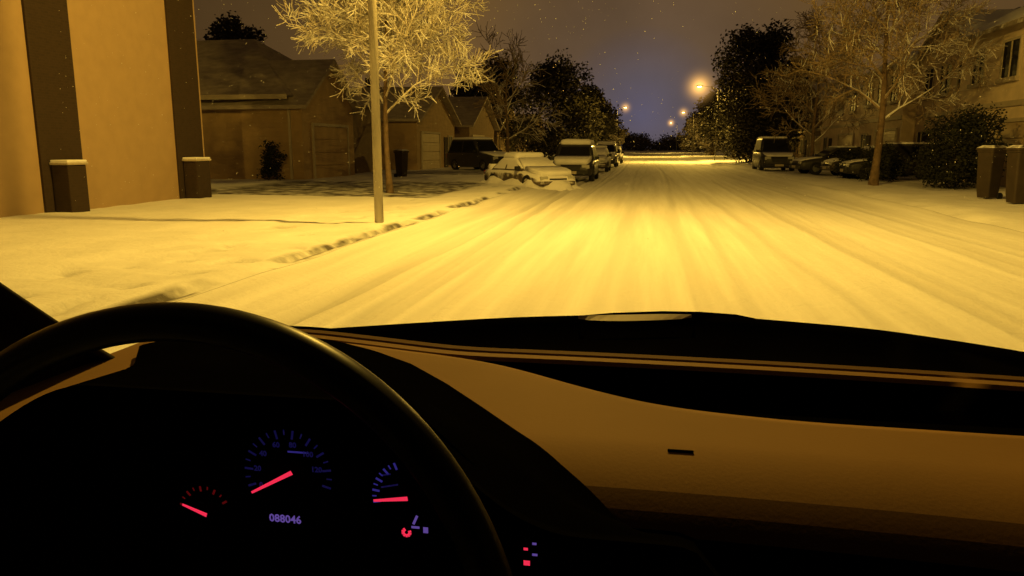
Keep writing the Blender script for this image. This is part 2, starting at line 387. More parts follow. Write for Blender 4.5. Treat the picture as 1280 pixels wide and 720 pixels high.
gable(h,-6,.0,-.02,5.9,3.4,1.95,'x',M_wallB,M_roof,wname='gable_wall',rname='gable_roof',oh=.4)
gdoor(h,.005,3.0,3.9,2.35,1,M_wallB)
win(h,-7.5,-.0,1.9,1.2,1.1,'-y')
boxes('downpipe',[(-.6,-.5,-.13,-.03,.1,3.5)],M_frame,h)
def small_house(x,y,s,L,D,ze,rise,mw,mr,label,two=False,name='house',axis='x',gar=True,group=None):
    h=thing(name,label,'house',(x,y,0),0,group)
    xa,xb=(-D,0) if s>0 else (0,D)
    gable(h,xa,xb,0,L,ze,rise,axis,mw,mr)
    f='+x' if s>0 else '-x'
    if gar: gdoor(h,s*.004,L*.32,min(4.2,L*.45),2.3,s)
    d=boxes('door',[(s*.004,s*.06,L*.68,L*.68+.95,.15,2.25)],M_brick,h,.01)
    boxes('handle',[(s*.065,s*.11,L*.68+.08,L*.68+.14,1.1,1.2)],M_chrome,d)
    win(h,0,L*.86,1.7,1.1,1.2,f)
    if two:
        win(h,0,L*.2,4.7,1.3,1.3,f); win(h,0,L*.5,4.7,1.3,1.3,f); win(h,0,L*.8,4.7,1.1,1.3,f)
        boxes('band',[(s*.004,s*.07,0,L,3.0,3.2)],M_frame,h)
    win(h,(xa+xb)/2,0,1.8,1.2,1.1,'-y')
    if two: win(h,(xa+xb)/2,0,4.8,1.2,1.2,'-y')
    boxes('chimney',[((xa+xb)/2-.4,(xa+xb)/2+.4,L*.6,L*.6+.7,ze+.3,ze+rise+.9)],M_brick,h)
    return h
small_house(-14.2,46.5,1,9.5,10,3.3,2.1,M_wallB,M_roof,'ochre single-storey house with lit garage front')
small_house(-14,60,1,10,10,3.3,2.3,M_wallA,M_roof,'brown single-storey house beyond snowy driveways')
small_house(-14.5,74,1,11,10,3.3,2.4,M_wallA,M_roof,'distant low house along the street',group='distant houses')
small_house(-14.5,96,1,11,10,3.3,2.4,M_wallC,M_roof,'distant low house along the street',group='distant houses')
small_house(13.0,27.0,-1,9.2,10,6.0,2.6,M_wallD,M_roof2,'pale two-storey townhouse with snowy eaves along the street',True,'townhouse',axis='y')
small_house(13.8,36.5,-1,7.3,10,5.7,1.9,M_wallC,M_roof2,'beige two-storey townhouse with gable facing the street',True,'townhouse')
small_house(13.2,44.1,-1,8.2,10,5.9,2.4,M_wallC,M_roof2,'beige two-storey townhouse with snowy eaves',True,'townhouse',axis='y')
small_house(14.2,56,-1,12,10,5.4,2.0,M_wallC,M_roof2,'beige two-storey house behind parked cars',True,'townhouse',axis='y')
small_house(15,70,-1,12,10,5.2,2.0,M_wallA,M_roof2,'brown two-storey house in the distance',True,'townhouse')
small_house(15,120,-1,12,10,4.0,2.0,M_wallA,M_roof2,'distant low house along the street',group='distant houses')
# ------------------------------------------------------------------ vehicles
def thing_part(name,parent,loc):
    o=bpy.data.objects.new(name,None); COL.objects.link(o); o.parent=parent; o.location=loc; o.empty_display_size=.1; return o
def car(name,label,cat,loc,rot,paint,L=4.5,W=1.8,Hh=1.45,suv=False,snowcap=.09,group=None,deepsnow=False,mound=False,pane=None,hoodsnow=True):
    c=thing(name,label,cat,loc,rot,group); pane=pane or M_pane
    w=W/2; b=L/2; k=Hh/1.45 if not suv else 1.0
    belt=(.93*k) if not suv else Hh*.58
    hood=belt*(.93 if suv else .9)
    st=[(-b,w*.80,.42,belt*.82,.08),(-b+.06,w*.93,.30,belt*.97,.14),(-b+.5,w*.99,.25,belt,.15),(-b*.35,w,.22,belt,.13),(b*.2,w,.22,belt*.99,.13),
        (b*.45,w*.99,.23,belt*.985,.13),(b*.62,w*.98,.25,hood,.15),(b*.88,w*.94,.27,hood*.93,.16),(b-.06,w*.86,.30,hood*.84,.14),(b,w*.76,.38,hood*.70,.08)]
    loft('body',[[(x,y,z) for x,z in rr(ww,zb,zt,r)] for (y,ww,zb,zt,r) in st],paint,c)
    if suv: y0,y1,t0,t1=-b+.10,b*.42,-b+.42,b*.14
    else: y0,y1,t0,t1=-b*.74,b*.48,-b*.42,b*.10
    def ring(ya,yb,ww,z,r):
        return [(x,y+(ya+yb)/2,z) for x,y in rr(ww,-(yb-ya)/2,(yb-ya)/2,r)]
    zr=Hh
    def lerp(a,b_,t): return a+(b_-a)*t
    loft('cabin',[ring(y0,y1,w*.93,belt-.04,.12),ring(lerp(y0,t0,.85),lerp(y1,t1,.85),w*.78,zr-.09,.14),ring(t0,t1,w*.73,zr-.02,.16),ring(t0+.15,t1-.15,w*.6,zr,.14)],paint,c)
    def quad(nm,pts,m=None): return fixn(mk(nm,pts,[(0,1,2,3)],m or pane,c))
    zb_,zt_=belt+.03,zr-.13
    def at(z,front): 
        t=(z-(belt-.04))/((zr-.09)-(belt-.04))*.85
        return lerp(y1,t1,t) if front else lerp(y0,t0,t)
    def wx(z): 
        t=(z-(belt-.04))/((zr-.09)-(belt-.04)); return lerp(w*.93,w*.78,t)
    e=.012
    quad('windshield',[(-wx(zb_)+.12,at(zb_,1)+e,zb_),(wx(zb_)-.12,at(zb_,1)+e,zb_),(wx(zt_)-.14,at(zt_,1)+e,zt_),(-wx(zt_)+.14,at(zt_,1)+e,zt_)])
    quad('rear_window',[(-wx(zb_)+.14,at(zb_,0)-e,zb_+.03),(wx(zb_)-.14,at(zb_,0)-e,zb_+.03),(wx(zt_)-.16,at(zt_,0)-e,zt_),(-wx(zt_)+.16,at(zt_,0)-e,zt_)])
    for s in(-1,1):
        ym=(y0+y1)/2-.05
        segs=[(at(zb_,0)+.16,ym-.05,at(zt_,0)+.20,ym-.05),(ym+.05,at(zb_,1)-.16,ym+.05,at(zt_,1)-.16)]
        for (a,bb,ta,tb) in segs:
            quad('side_window',[(s*(wx(zb_)+e),a,zb_),(s*(wx(zb_)+e),bb,zb_),(s*(wx(zt_)+e),tb,zt_),(s*(wx(zt_)+e),ta,zt_)])
        boxes('mirror',[(s*(w*.94),s*(w+.16),y1-.30,y1-.18,belt,belt+.15)],M_blk,c,.02)
        boxes('headlight',[(s*w*.48,s*w*.84,b-.10,b-.005,hood*.66,hood*.84)],M_lens,c,.02)
        boxes('tail_light',[(s*w*.66,s*w*.92,-b-.01,-b+.12,belt*.68,belt*.92)],M_red,c,.02)
        for yy in (-L*.30,L*.31):
            rw=.34 if not suv else .38
            wl=thing_part('wheel',c,(s*(w-.11),yy,rw))
            segs=24; V=[];F=[]
            prof=[(-.11,rw*.62),(-.11,rw*.93),(-.07,rw),(.07,rw),(.11,rw*.93),(.11,rw*.62)]
            for i in range(segs):
                t=2*math.pi*i/segs
                for (a,r_) in prof: V.append((a,r_*math.cos(t),r_*math.sin(t)))
            n=len(prof)
            for i in range(segs):
                for j in range(n): F.append((i*n+j,i*n+(j+1)%n,((i+1)%segs)*n+(j+1)%n,((i+1)%segs)*n+j))
            fixn(mk('tyre',V,F,M_tyre,wl,True))
            tubes('rim',[((s*-.05,0,0),(s*.085,0,0),rw*.6,rw*.56),((s*.08,0,0),(s*.105,0,0),rw*.18,rw*.15)],M_rim,wl,16)
    boxes('grille',[(-w*.42,w*.42,b-.045,b+.012,hood*.55,hood*.74)],M_blk,c,.01)
    boxes('bumper',[(-w*.82,w*.82,b-.12,b+.05,.32,.50)],M_blk if suv else paint,c,.04)
    boxes('rear_bumper',[(-w*.84,w*.84,-b-.05,-b+.12,.34,.52)],M_blk if suv else paint,c,.04)
    boxes('number_plate',[(-.25,.25,b+.052,b+.062,.36,.48)],M_frame,c)
    if snowcap>0:
        def sring(ya,yb,ww,z,r): return [(x,y+(ya+yb)/2,z+.03*nz(x*3,y*3,z)) for x,y in rr(ww,-(yb-ya)/2,(yb-ya)/2,r,6)]
        loft('snow_cover',[sring(t0+.02,t1-.02,w*.72,zr-.05,.16),sring(t0-.02,t1+.02,w*.755,zr+snowcap*.4,.2),sring(t0+.05,t1-.05,w*.70,zr+snowcap*.85,.2),sring(t0+.25,t1-.2,w*.5,zr+snowcap,.2)],M_snowcap,c)
        hs=[]
        for (y,ww,zt) in ((y1-.02,w*.84,belt*.985),((y1+b)/2,w*.86,hood+.01),(b*.90,w*.80,hood*.92),(b*.965,w*.70,hood*.86)):
            hs.append([(x,y,zt-.03+ (max(0,z))) for x,z in rr(ww,0,snowcap*(.8 if hoodsnow else .3)+.03,.05)])
        loft('hood_snow',hs,M_snowcap,c)
        if deepsnow:
            ws=[]
            for t_ in (0,.5,1):
                z=lerp(zb_-.02,zt_+.06,t_); y=at(z,1)+.0; ws.append([(x,y+d,z+d*.8) for x,d in rr(wx(z)-.06,-.01,.09,.04)])
            loft('windshield_snow',ws,M_snowcap,c)
            tr=[]
            for (y,ww,zt) in ((-b+.05,w*.74,belt*.93),(-b+.3,w*.84,belt*1.0),(y0+.04,w*.84,belt)): tr.append([(x,y,zt-.03+z) for x,z in rr(ww,0,snowcap+.02,.05)])
            loft('trunk_snow',tr,M_snowcap,c)
        if mound:
            V=[];F=[];na=64;nr=9
            for j in range(nr):
                f=j/(nr-1)
                for i in range(na):
                    t=2*math.pi*i/na; rx=(w+.75)*(1-f*.55); ry=(b+.8)*(1-f*.48)
                    q=.92+.3*nz(math.cos(t)*2.5,math.sin(t)*2.5,f*2)
                    V.append((rx*math.copysign(abs(math.cos(t))**.7,math.cos(t))*q,ry*math.copysign(abs(math.sin(t))**.7,math.sin(t))*q,.0+.72*f**.85+.2*nz(math.cos(t)*4,math.sin(t)*4,5+f*3)))
            for j in range(nr-1):
                for i in range(na): F.append((j*na+i,j*na+(i+1)%na,(j+1)*na+(i+1)%na,(j+1)*na+i))
            fixn(mk('snow_drift',V,F,M_snowcap,c,True))
    return c
P_dark=mat('paint_dark',(.03,.028,.028),.45,.15,2,snow=.0,coat=.2)
P_grey=mat('paint_grey',(.06,.055,.05),.35,.15,2,snow=.3,coat=.5)
P_snowy=mat('paint_snowy',(.10,.08,.065),.8,.3,3,snow=.93)
P_brown=mat('paint_brown',(.06,.045,.035),.4,.15,2,snow=.2,coat=.4)
G='cars parked along the street'
car('parked_car','low sedan buried under snow parked by the kerb','car',(-4.6,29.8,-.16),R(180+40),P_snowy,4.3,1.8,1.30,False,.20,G,True,True,M_panesnow)
car('parked_suv','dark boxy SUV with thick snow on roof and hood','car',(-3.35,36.6,.0),R(180),P_dark,4.8,1.95,1.68,True,.24,G)
car('parked_suv','dark SUV parked in a driveway with snow on roof','car',(-10.4,47.5,.1),R(180+50),P_dark,4.8,1.95,1.95,True,.12,G)
car('parked_car','snowy sedan parked at the kerb','car',(-3.3,50,.02),R(180),P_snowy,4.5,1.8,1.5,False,.14,G,True)
car('parked_suv','snow-topped SUV parked at the kerb','car',(-3.3,62,.02),R(180),P_grey,4.7,1.9,1.85,True,.16,G)
car('parked_car','snowy sedan parked far along the kerb','car',(-3.3,76,.02),R(180),P_snowy,4.5,1.8,1.5,False,.12,G)
car('parked_suv','dark van-like SUV with snow on its hood and roof','car',(7.75,50.5,.06),R(180),P_dark,4.9,2.0,2.05,True,.10,G,hoodsnow=False)
car('parked_car','dark sedan parked across the driveway','car',(10.0,44.0,.1),R(100),P_dark,4.4,1.8,1.45,False,.05,G)
car('parked_car','brown sedan standing in a driveway with light snow','car',(11.0,41.0,.1),R(95),P_brown,4.4,1.8,1.45,False,.05,G)
car('parked_suv','dark SUV standing in a driveway near the shrub','car',(10.9,36.6,.1),R(90),P_dark,4.5,1.85,1.6,True,.04,G)
# ------------------------------------------------------------------ bins
def wbin(loc,rot,label,hh=1.1,g='wheeled bins',k=.86):
    t=thing('wheelie_bin',label,'bin',loc,rot,g)
    def ring(a,z): a=a*k; return [(x,y,z) for x,y in rr(a,-a*1.1,a*1.1,.05)]
    loft('body',[ring(.20,.06),ring(.23,.3),ring(.27,hh-.1),ring(.29,hh-.08),ring(.29,hh-.03)],M_bin,t,False)
    loft('lid',[[(x,y,z+.03*y) for x,y,z in ring(.31,hh-.025)],[(x,y,z+.03*y) for x,y,z in ring(.31,hh+.03)],[(x,y,z) for x,y,z in ring(.20,hh+.09)]],M_bin,t,False)
    tubes('handle',[((-.17,.33,hh-.05),(.17,.33,hh-.05),.018,.018)],M_blk,t,8)
    for s in(-1,1): tubes('wheel',[((s*.16,.22,.1),(s*.22,.22,.1),.1,.1)],M_tyre,t,14)
    return t
wbin((-11.6,35.4,.1),R(70),'dark wheeled bin by the driveway',1.25)
wbin((9.10,20.9,.1),R(-80),'brown wheeled bin at the edge of the snowy verge',1.38)
wbin((9.20,22.9,.1),R(-60),'brown wheeled bin at the edge of the snowy verge',1.38)
wbin((9.95,22.9,.1),R(-100),'brown wheeled bin at the edge of the snowy verge',1.38)
# ------------------------------------------------------------------ street lamps
M_sod=emis('sodium_lens',(1,.55,.12),60)
SOD=(1.0,.60,.085)
def halo_mat():
    m=bpy.data.materials.new('lamp_glow_sphere'); m.use_nodes=True; N=m.node_tree.nodes; L=m.node_tree.links
    N.remove(N['Principled BSDF']); out=N['Material Output']
    tc=N.new('ShaderNodeTexCoord'); vl=N.new('ShaderNodeVectorMath'); vl.operation='LENGTH'; L.new(tc.outputs['Object'],vl.inputs[0])
    mr=N.new('ShaderNodeMapRange'); mr.inputs['From Min'].default_value=1; mr.inputs['From Max'].default_value=0; mr.inputs['To Max'].default_value=1
    L.new(vl.outputs['Value'],mr.inputs['Value'])
    pw=N.new('ShaderNodeMath'); pw.operation='POWER'; pw.inputs[1].default_value=7.; L.new(mr.outputs[0],pw.inputs[0])
    mu=N.new('ShaderNodeMath'); mu.operation='MULTIPLY'; mu.inputs[1].default_value=2.2; L.new(pw.outputs[0],mu.inputs[0])
    em=N.new('ShaderNodeEmission'); em.inputs['Color'].default_value=(1,.50,.10,1); L.new(mu.outputs[0],em.inputs['Strength'])
    L.new(em.outputs[0],out.inputs['Volume']); return m
M_halo=halo_mat()
def street_lamp(loc,side,label,power,hh=8.4,halo=0,mp=None,arm=2.4,g='street lamps',rad=1.):
    t=thing('street_lamp',label,'street lamp',loc,0,g); mp=mp or M_pole
    tubes('pole',[((0,0,-.1),(0,0,hh-.3),.084*rad,.060*rad)],mp,t,14)
    pts=[Vector((side*arm*f,0,hh-.3+.35*math.sin(f*1.5))) for f in np.linspace(0,1,7)]
    tubes('arm',[(pts[i],pts[i+1],.04*rad,.035*rad) for i in range(6)],mp,t,8)
    hd=loft('lamp_head',[[(side*(arm-.1+x),y*wd,hh+.05+z*wd) for y,z in ((.17,0),(.13,.1),(0,.15),(-.13,.1),(-.17,0),(-.1,-.03),(.1,-.03))] for x,wd in ((0,.4),(.15,.8),(.4,1),(.65,.8),(.75,.3))],M_blk,t)
    boxes('lamp_lens',[(side*(arm+.1),side*(arm+.5),-.12,.12,hh-.03,hh+.012)],M_sod,hd,.02)
    if power:
        ld=bpy.data.lights.new('sodium_lamp','SPOT'); ld.energy=power; ld.color=SOD; ld.shadow_soft_size=.18; ld.spot_size=R(178); ld.spot_blend=.08
        lo=bpy.data.objects.new('lamp_light',ld); COL.objects.link(lo); lo.parent=t; lo.location=(side*(arm+.3),0,hh-.12)
    if halo:
        bm=bmesh.new(); bmesh.ops.create_icosphere(bm,subdivisions=3,radius=1); me=bpy.data.meshes.new('lamp_glow_sphere'); bm.to_mesh(me); bm.free(); me.materials.append(M_halo)
        o=bpy.data.objects.new('lamp_glow_sphere',me); COL.objects.link(o); o.parent=t; o.location=(side*(arm+.3),0,hh); o.scale=(halo,)*3  # glow around the lamp put in as an emissive sphere
    return t
street_lamp((-4.85,13.4,.1),1,'pale concrete street lamp pole standing in the snowy verge',7300,arm=2.9,hh=9.6)
street_lamp((7.0,84,.1),-1,'lit sodium street lamp glowing beside the snowy road',12000,hh=7.7,halo=3.7,arm=1.6,mp=M_poled,rad=.6)
street_lamp((-5.2,131,.1),1,'distant lit sodium street lamp above the street',6500,hh=8,halo=2.3,arm=1.0,mp=M_poled,rad=.5)
street_lamp((7.6,137,.1),-1,'distant lit sodium street lamp above the street',5000,hh=7.4,halo=2.3,arm=1.5,mp=M_poled,rad=.5)
street_lamp((8.0,225,.1),-1,'distant lit sodium street lamp above the street',5000,halo=2.8,arm=1.5,mp=M_poled,rad=.5)
street_lamp((7.6,-20,.1),-1,'unseen sodium fill lamp added behind the vehicle',12000,arm=1.8,hh=9.5)  # added out of view as fill, to even the light
# ------------------------------------------------------------------ falling snow
rnd=random.Random(3); V=[];F=[]
for i in range(4200):
    y=rnd.uniform(7,50); x=rnd.uniform(-.75,.65)*y+ -.1*y; z=rnd.uniform(.4,min(14,1.5+.34*y)); s=rnd.uniform(.002,.0048)*(1+y*.03); b=len(V); c=Vector((x,y,z))
    V+=[c+Vector(d)*s for d in((1,0,0),(-1,0,0),(0,1,0),(0,-1,0),(0,0,1),(0,0,-1))]
    F+=[tuple(b+k for k in f) for f in((0,2,4),(2,1,4),(1,3,4),(3,0,4),(2,0,5),(1,2,5),(3,1,5),(0,3,5))]
mk('falling_snow',V,F,M_snowcap,None,False,'stuff')
# ------------------------------------------------------------------ own car interior
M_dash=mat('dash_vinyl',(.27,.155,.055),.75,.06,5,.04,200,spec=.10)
M_dash2=mat('dash_trim_and_fade',(.13,.072,.028),.8,.06,5,.04,200,spec=.06)
M_dash3=mat('dash_fade_darker',(.05,.028,.012),.85,.06,5,.04,200,spec=.03)  # darker copies of the dash colour paint its fade into shade
M_dark=mat('interior_black',(.0022,.002,.002),.95,.2,8,spec=.0)
M_cowl=mat('cowl_black',(.0025,.0022,.002),.9,.2,8,spec=.0)
M_leather=mat('wheel_leather',(.0022,.002,.0016),.36,.1,10,spec=.12)
M_wiper_highlight=mat('wiper_highlight_paint',(.55,.46,.34),.5,.1,10,spec=.5)
me_=thing('car_cockpit','dark car cockpit with lit dashboard, steering wheel and glowing gauges','car',(0,0,0))
ZD=1.16
def smooth_curve(xs,ys):
    X=np.linspace(-.92,.80,173); Yv=np.interp(X,xs,ys); k=np.ones(11)/11
    for _ in range(2): Yv=np.convolve(np.pad(Yv,5,mode='edge'),k,mode='valid')
    return X,Yv
_,yst=smooth_curve([-.88,-.63,-.31,.8],[1.32,1.30,1.200,1.190])
X,yb=smooth_curve([-.88,-.60,-.36,-.22,-.094,.031,.198,.454,.8],[1.31,1.29,1.215,1.165,1.07,.996,.970,.975,1.0])
yb=np.minimum(yb,yst-.003)
_,yw=smooth_curve([-.88,-.67,-.263,.093,.448,.668,.8],[1.25,1.335,1.50,1.595,1.53,1.41,1.28])
def cross(x): return -.012*((x-.0)/.8)**2
def sheet(name,prof,m,smooth=True):
    V=[];F=[];n=None
    for i,x in enumerate(X):
        p=prof(i,x); n=len(p)
        for (y,z) in p: V.append((x,y,z))
    for i in range(len(X)-1):
        for j in range(n-1): F.append((i*n+j,(i+1)*n+j,(i+1)*n+j+1,i*n+j+1))
    return mk(name,V,F,m,me_,smooth)
def roll(i,x,a0,a1):
    zz=ZD+cross(x); fr=.652+.012*math.cos(x*3); rx,rz=.205,.165
    return [(fr+rx*(1-math.cos(R(a))),zz-rz*(1-math.sin(R(a)))) for a in range(a0,a1+1,2)],fr,rx,zz
def p_dash(i,x):
    pts,fr,rx,zz=roll(i,x,62,90); e=yb[i]; s0=fr+rx
    for f in np.linspace(.1,.94,8): pts.append((s0+(e-s0)*f,zz))
    pts+= [(e-.006,zz-.001),(e,zz-.006)]
    return pts
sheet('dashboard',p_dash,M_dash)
sheet('dashboard_edge_fade',lambda i,x:roll(i,x,54,62)[0],M_dash2)
sheet('dashboard_edge_fade',lambda i,x:roll(i,x,46,54)[0],M_dash3)
def p_low(i,x):
    pts,fr,rx,zz=roll(i,x,0,46); return [(fr-.03,.60),(fr-.004,.90)]+pts
sheet('lower_dashboard',p_low,M_dark)  # front of the dash coloured black in place of shade
def S(k,i,dz): return (yst[i]+k,ZD+cross(X[i])-dz)
sheet('dashboard_tray',lambda i,x:[(yb[i],ZD+cross(x)-.006),(yb[i]+.0015,ZD-.05),(max(yst[i]-.0018,yb[i]+.0016),ZD-.05),S(-.001,i,.008)],M_dark,False)
sheet('defroster_trim',lambda i,x:[S(-.001,i,.008),S(.001,i,.001),S(.022,i,.001),S(.024,i,.006)],M_dash,False)
sheet('defroster_grille',lambda i,x:[S(.024,i,.006),S(.026,i,.02),S(.032,i,.02),S(.034,i,.006)],M_dark,False)
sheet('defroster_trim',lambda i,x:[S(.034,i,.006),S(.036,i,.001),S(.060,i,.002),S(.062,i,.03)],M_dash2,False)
def p_cowl(i,x):
    e=max(yw[i],yst[i]+.075); zz=ZD+cross(x); a=yst[i]+.062
    return [(a,zz-.03),(a+.003,zz-.04),(max(a+.004,e-.06),zz-.035),(max(a+.006,e-.02),zz-.012),(e,zz),(e+.012,zz-.004),(e+.03,zz-.05),(e+.06,zz-.14)]
sheet('cowl_panel',p_cowl,M_cowl)
boxes('dashboard_sensor',[(.033,.062,.839,.842,ZD-.004,ZD+.0010)],M_dark,me_,.0004)
wpts=[(-.26,1.50,1.146),(-.16,1.53,1.153),(-.06,1.565,1.158),(.04,1.585,1.161),(.12,1.592,1.161),(.19,1.588,1.159),(.28,1.565,1.147)]
wp=tubes('windshield_wiper',[(wpts[i],wpts[i+1],.0036,.0036) for i in range(len(wpts)-1)],M_cowl,me_,8)
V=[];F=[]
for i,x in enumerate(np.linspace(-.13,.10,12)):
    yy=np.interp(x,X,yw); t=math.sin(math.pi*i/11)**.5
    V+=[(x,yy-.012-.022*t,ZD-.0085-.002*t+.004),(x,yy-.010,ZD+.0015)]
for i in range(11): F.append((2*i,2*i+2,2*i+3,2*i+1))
mk('wiper_highlight',V,F,M_wiper_highlight,wp)  # pale strip painted in as a highlight along the wiper
# binnacle
OUTr=[(.22,.60),(.12,.640),(.045,.682),(-.020,.726),(-.080,.785),(-.140,.855),(-.210,.945),(-.278,1.03),(-.36,1.12),(-.444,1.185),(-.53,1.235),(-.62,1.265)]
OUT=OUTr+[(-.80,1.265),(-.86,1.15),(-.790,1.04),(-.760,.80),(-.745,.60)]
def dome(x,y):
    best=9
    for (a,b) in zip(OUT,OUT[1:]+OUT[:1]):
        ax,ay=a;bx,by=b
        if ay==.60 and by==.60: continue
        dx,dy=bx-ax,by-ay; t=max(0,min(1,((x-ax)*dx+(y-ay)*dy)/(dx*dx+dy*dy))); best=min(best,math.hypot(x-ax-t*dx,y-ay-t*dy))
    return best
V=[];F=[]; cols=80; rows=56
for j in range(rows+1):
    y=.60+(1.262-.60)*j/rows
    xr_=np.interp(y,[p[1] for p in OUTr],[p[0] for p in OUTr]); xl_=np.interp(y,[.60,.80,1.04,1.15,1.265],[-.745,-.760,-.790,-.86,-.80])
    for i in range(cols+1):
        x=xr_+(xl_-xr_)*i/cols; d=dome(x,y)
        gx=max(0,min(1,(-.045-x)/.20)) if x>-.4 else 1
        g=max(0,min(1,d/.24)); g=g*g*(3-2*g)*gx*gx*(3-2*gx); k=np.interp(y,[.6,.8,1.0,1.265],[1,.80,.35,0])
        rl=-.165*(1-math.sin(math.acos(max(0,min(1,1-(y-.645)/.205)))))if y<.85 else 0
        wgt=max(0,1-d/.07)
        V.append((x,y,ZD+.003+.010*min(1,d/.08)+.11*g*k+rl*wgt))
for j in range(rows):
    for i in range(cols): a=j*(cols+1)+i; F.append((a,a+1,a+cols+2,a+cols+1))
front=[V[i] for i in range(cols+1)]
b0=len(V)
for (x,y,z) in front: V.append((x,y-.008,z-.008))
for (x,y,z) in front: V.append((x,y+.045,z-.014))
for i in range(cols): F.append((i,i+1,b0+i+1,b0+i)); F.append((b0+i,b0+i+1,b0+cols+2+i,b0+cols+1+i))
mk('instrument_hood',V,F,M_dark,me_,True)
V=[];F=[]
for (x,y,z) in front: V+=[(x,.648,z-.012),(x,.648,.80)]
for i in range(cols): F.append((2*i,2*i+1,2*i+3,2*i+2))
cl=mk('instrument_cluster',V,F,M_dark,me_)
E_blue=emis('gauge_blue',(.14,.10,1.0),.15); E_blued=emis('gauge_blue_dim',(.10,.08,1.0),.035)
E_red=emis('needle_red',(1.0,.03,.09),.85); E_redd=emis('gauge_red_dim',(1.0,.02,.04),.06); E_vio=emis('odometer_violet',(.36,.20,1.0),.26)
YG=.642
def strip(V,F,x0,z0,x1,z1,w0,w1=None,y=YG):
    w1=w0 if w1 is None else w1; d=Vector((x1-x0,0,z1-z0)).normalized(); n=Vector((d.z,0,-d.x)); b=len(V)
    a=Vector((x0,y,z0)); c=Vector((x1,y,z1)); V+=[a-n*w0,a+n*w0,c+n*w1,c-n*w1]; F.append((b,b+1,b+2,b+3))
def gauge(cx,cz,r,a0,a1,n,na,nl,m,label,back=.15):
    V=[];F=[]
    for i in range(n):
        t=R(a0+(a1-a0)*i/(n-1)); l=.80 if i%2==0 else .88
        strip(V,F,cx+r*l*math.cos(t),cz+r*l*math.sin(t),cx+r*math.cos(t),cz+r*math.sin(t),.0007 if i%2 else .0011)
    g=mk('gauge',V,F,m,cl); g['label']=label
    V=[];F=[]; t=R(na); strip(V,F,cx-back*nl*math.cos(t),cz-back*nl*math.sin(t),cx+nl*math.cos(t),cz+nl*math.sin(t),.0022,.0012,YG-.003)
    mk('needle',V,F,E_red,g)
    return g
def text(s,cx,cz,size,m,par,name):
    cu=bpy.data.curves.new(name,'FONT'); cu.body=s; cu.size=size; cu.align_x='CENTER'; cu.align_y='CENTER'; cu.resolution_u=2; cu.offset=.0003
    o=bpy.data.objects.new(name,cu); COL.objects.link(o); dg=bpy.context.evaluated_depsgraph_get(); me=bpy.data.meshes.new_from_object(o.evaluated_get(dg)); bpy.data.objects.remove(o)
    me.materials.clear(); me.materials.append(m); o=bpy.data.objects.new(name,me); COL.objects.link(o); o.parent=par; o.location=(cx,YG-.001,cz); o.rotation_euler=(R(90),0,0); return o
g1=gauge(-.333,1.190,.045,200,-15,19,209,.043,E_blued,'speedometer with blue ticks and red needle')
for i in range(7):
    t=R(205-32*i); text(str(i*20),-.333+.031*math.cos(t),1.190+.031*math.sin(t),.0075,E_blued,g1,'numeral')
V=[];F=[]; strip(V,F,-.332,1.213,-.310,1.213,.0009); mk('gauge_bar',V,F,E_blue,cl)
g2=gauge(-.212,1.176,.036,192,112,9,188,.034,E_blue,'side gauge with blue ticks and red needle',0)
V=[];F=[]; strip(V,F,-.239,1.184,-.222,1.188,.0008); strip(V,F,-.239,1.196,-.229,1.198,.0008); mk('gauge_bar',V,F,E_blued,cl)
g3=gauge(-.424,1.142,.028,165,30,9,160,.024,E_redd,'small gauge with red ticks')
text('088046',-.338,1.143,.0112,E_vio,cl,'odometer')
V=[];F=[]
for k in range(10):
    t0=2*math.pi*k/10; t1=2*math.pi*(k+1)/10
    if k in (1,2): continue
    strip(V,F,-.215+.0035*math.cos(t0),1.140+.0035*math.sin(t0),-.215+.0035*math.cos(t1),1.140+.0035*math.sin(t1),.0016)
mk('warning_light',V,F,E_red,cl)
V=[];F=[]; strip(V,F,-.208,1.149,-.204,1.158,.0012); strip(V,F,-.210,1.146,-.202,1.146,.0012); strip(V,F,-.196,1.141,-.196,1.147,.0024); mk('gear_indicator',V,F,E_vio,cl)
V=[];F=[]; strip(V,F,-.102,1.120,-.096,1.120,.0025); strip(V,F,-.102,1.134,-.098,1.134,.0013); mk('heater_light',V,F,E_red,cl)
V=[];F=[]; strip(V,F,-.094,1.140,-.090,1.140,.0012); strip(V,F,-.094,1.129,-.089,1.129,.0012); mk('switch_light',V,F,E_vio,cl)
# steering wheel
sw=thing_part('steering_wheel',me_,(-.304,.40,1.5-.342)); sw.rotation_euler=(R(-12),0,0)
RW=.233; V=[];F=[];n1,n2=144,18
for i in range(n1):
    t=2*math.pi*i/n1
    for j in range(n2):
        s=2*math.pi*j/n2; rr_=RW+.0132*math.cos(s); V.append((rr_*math.sin(t),.0150*math.sin(s),rr_*math.cos(t)))
for i in range(n1):
    for j in range(n2): F.append((i*n2+j,((i+1)%n1)*n2+j,((i+1)%n1)*n2+(j+1)%n2,i*n2+(j+1)%n2))
fixn(mk('rim',V,F,M_leather,sw,True))
loft('hub',[[(x,y,z-.03) for x,z in rr(.06*k,-.06*k,.045*k,.03)] for y,k in ((.05,1.0),(.0,1.05),(-.02,.95),(-.03,.7))],M_dark,sw)
for a in (112,-112,180):
    t=R(a); d=Vector((math.sin(t),0,math.cos(t))); u=Vector((math.cos(t),0,-math.sin(t)))
    loft('spoke',[[d*r_+u*x+Vector((0,y+.012,0)) for x,y in rr(w_,-.008,.008,.006)] for r_,w_ in ((.05,.035),(.12,.022),(.225,.018))],M_dark,sw)
tubes('turn_signal_stalk',[((-.36,.50,1.18),(-.50,.46,1.14),.006,.008),((-.50,.46,1.14),(-.53,.455,1.138),.010,.011)],M_dark,me_,10)
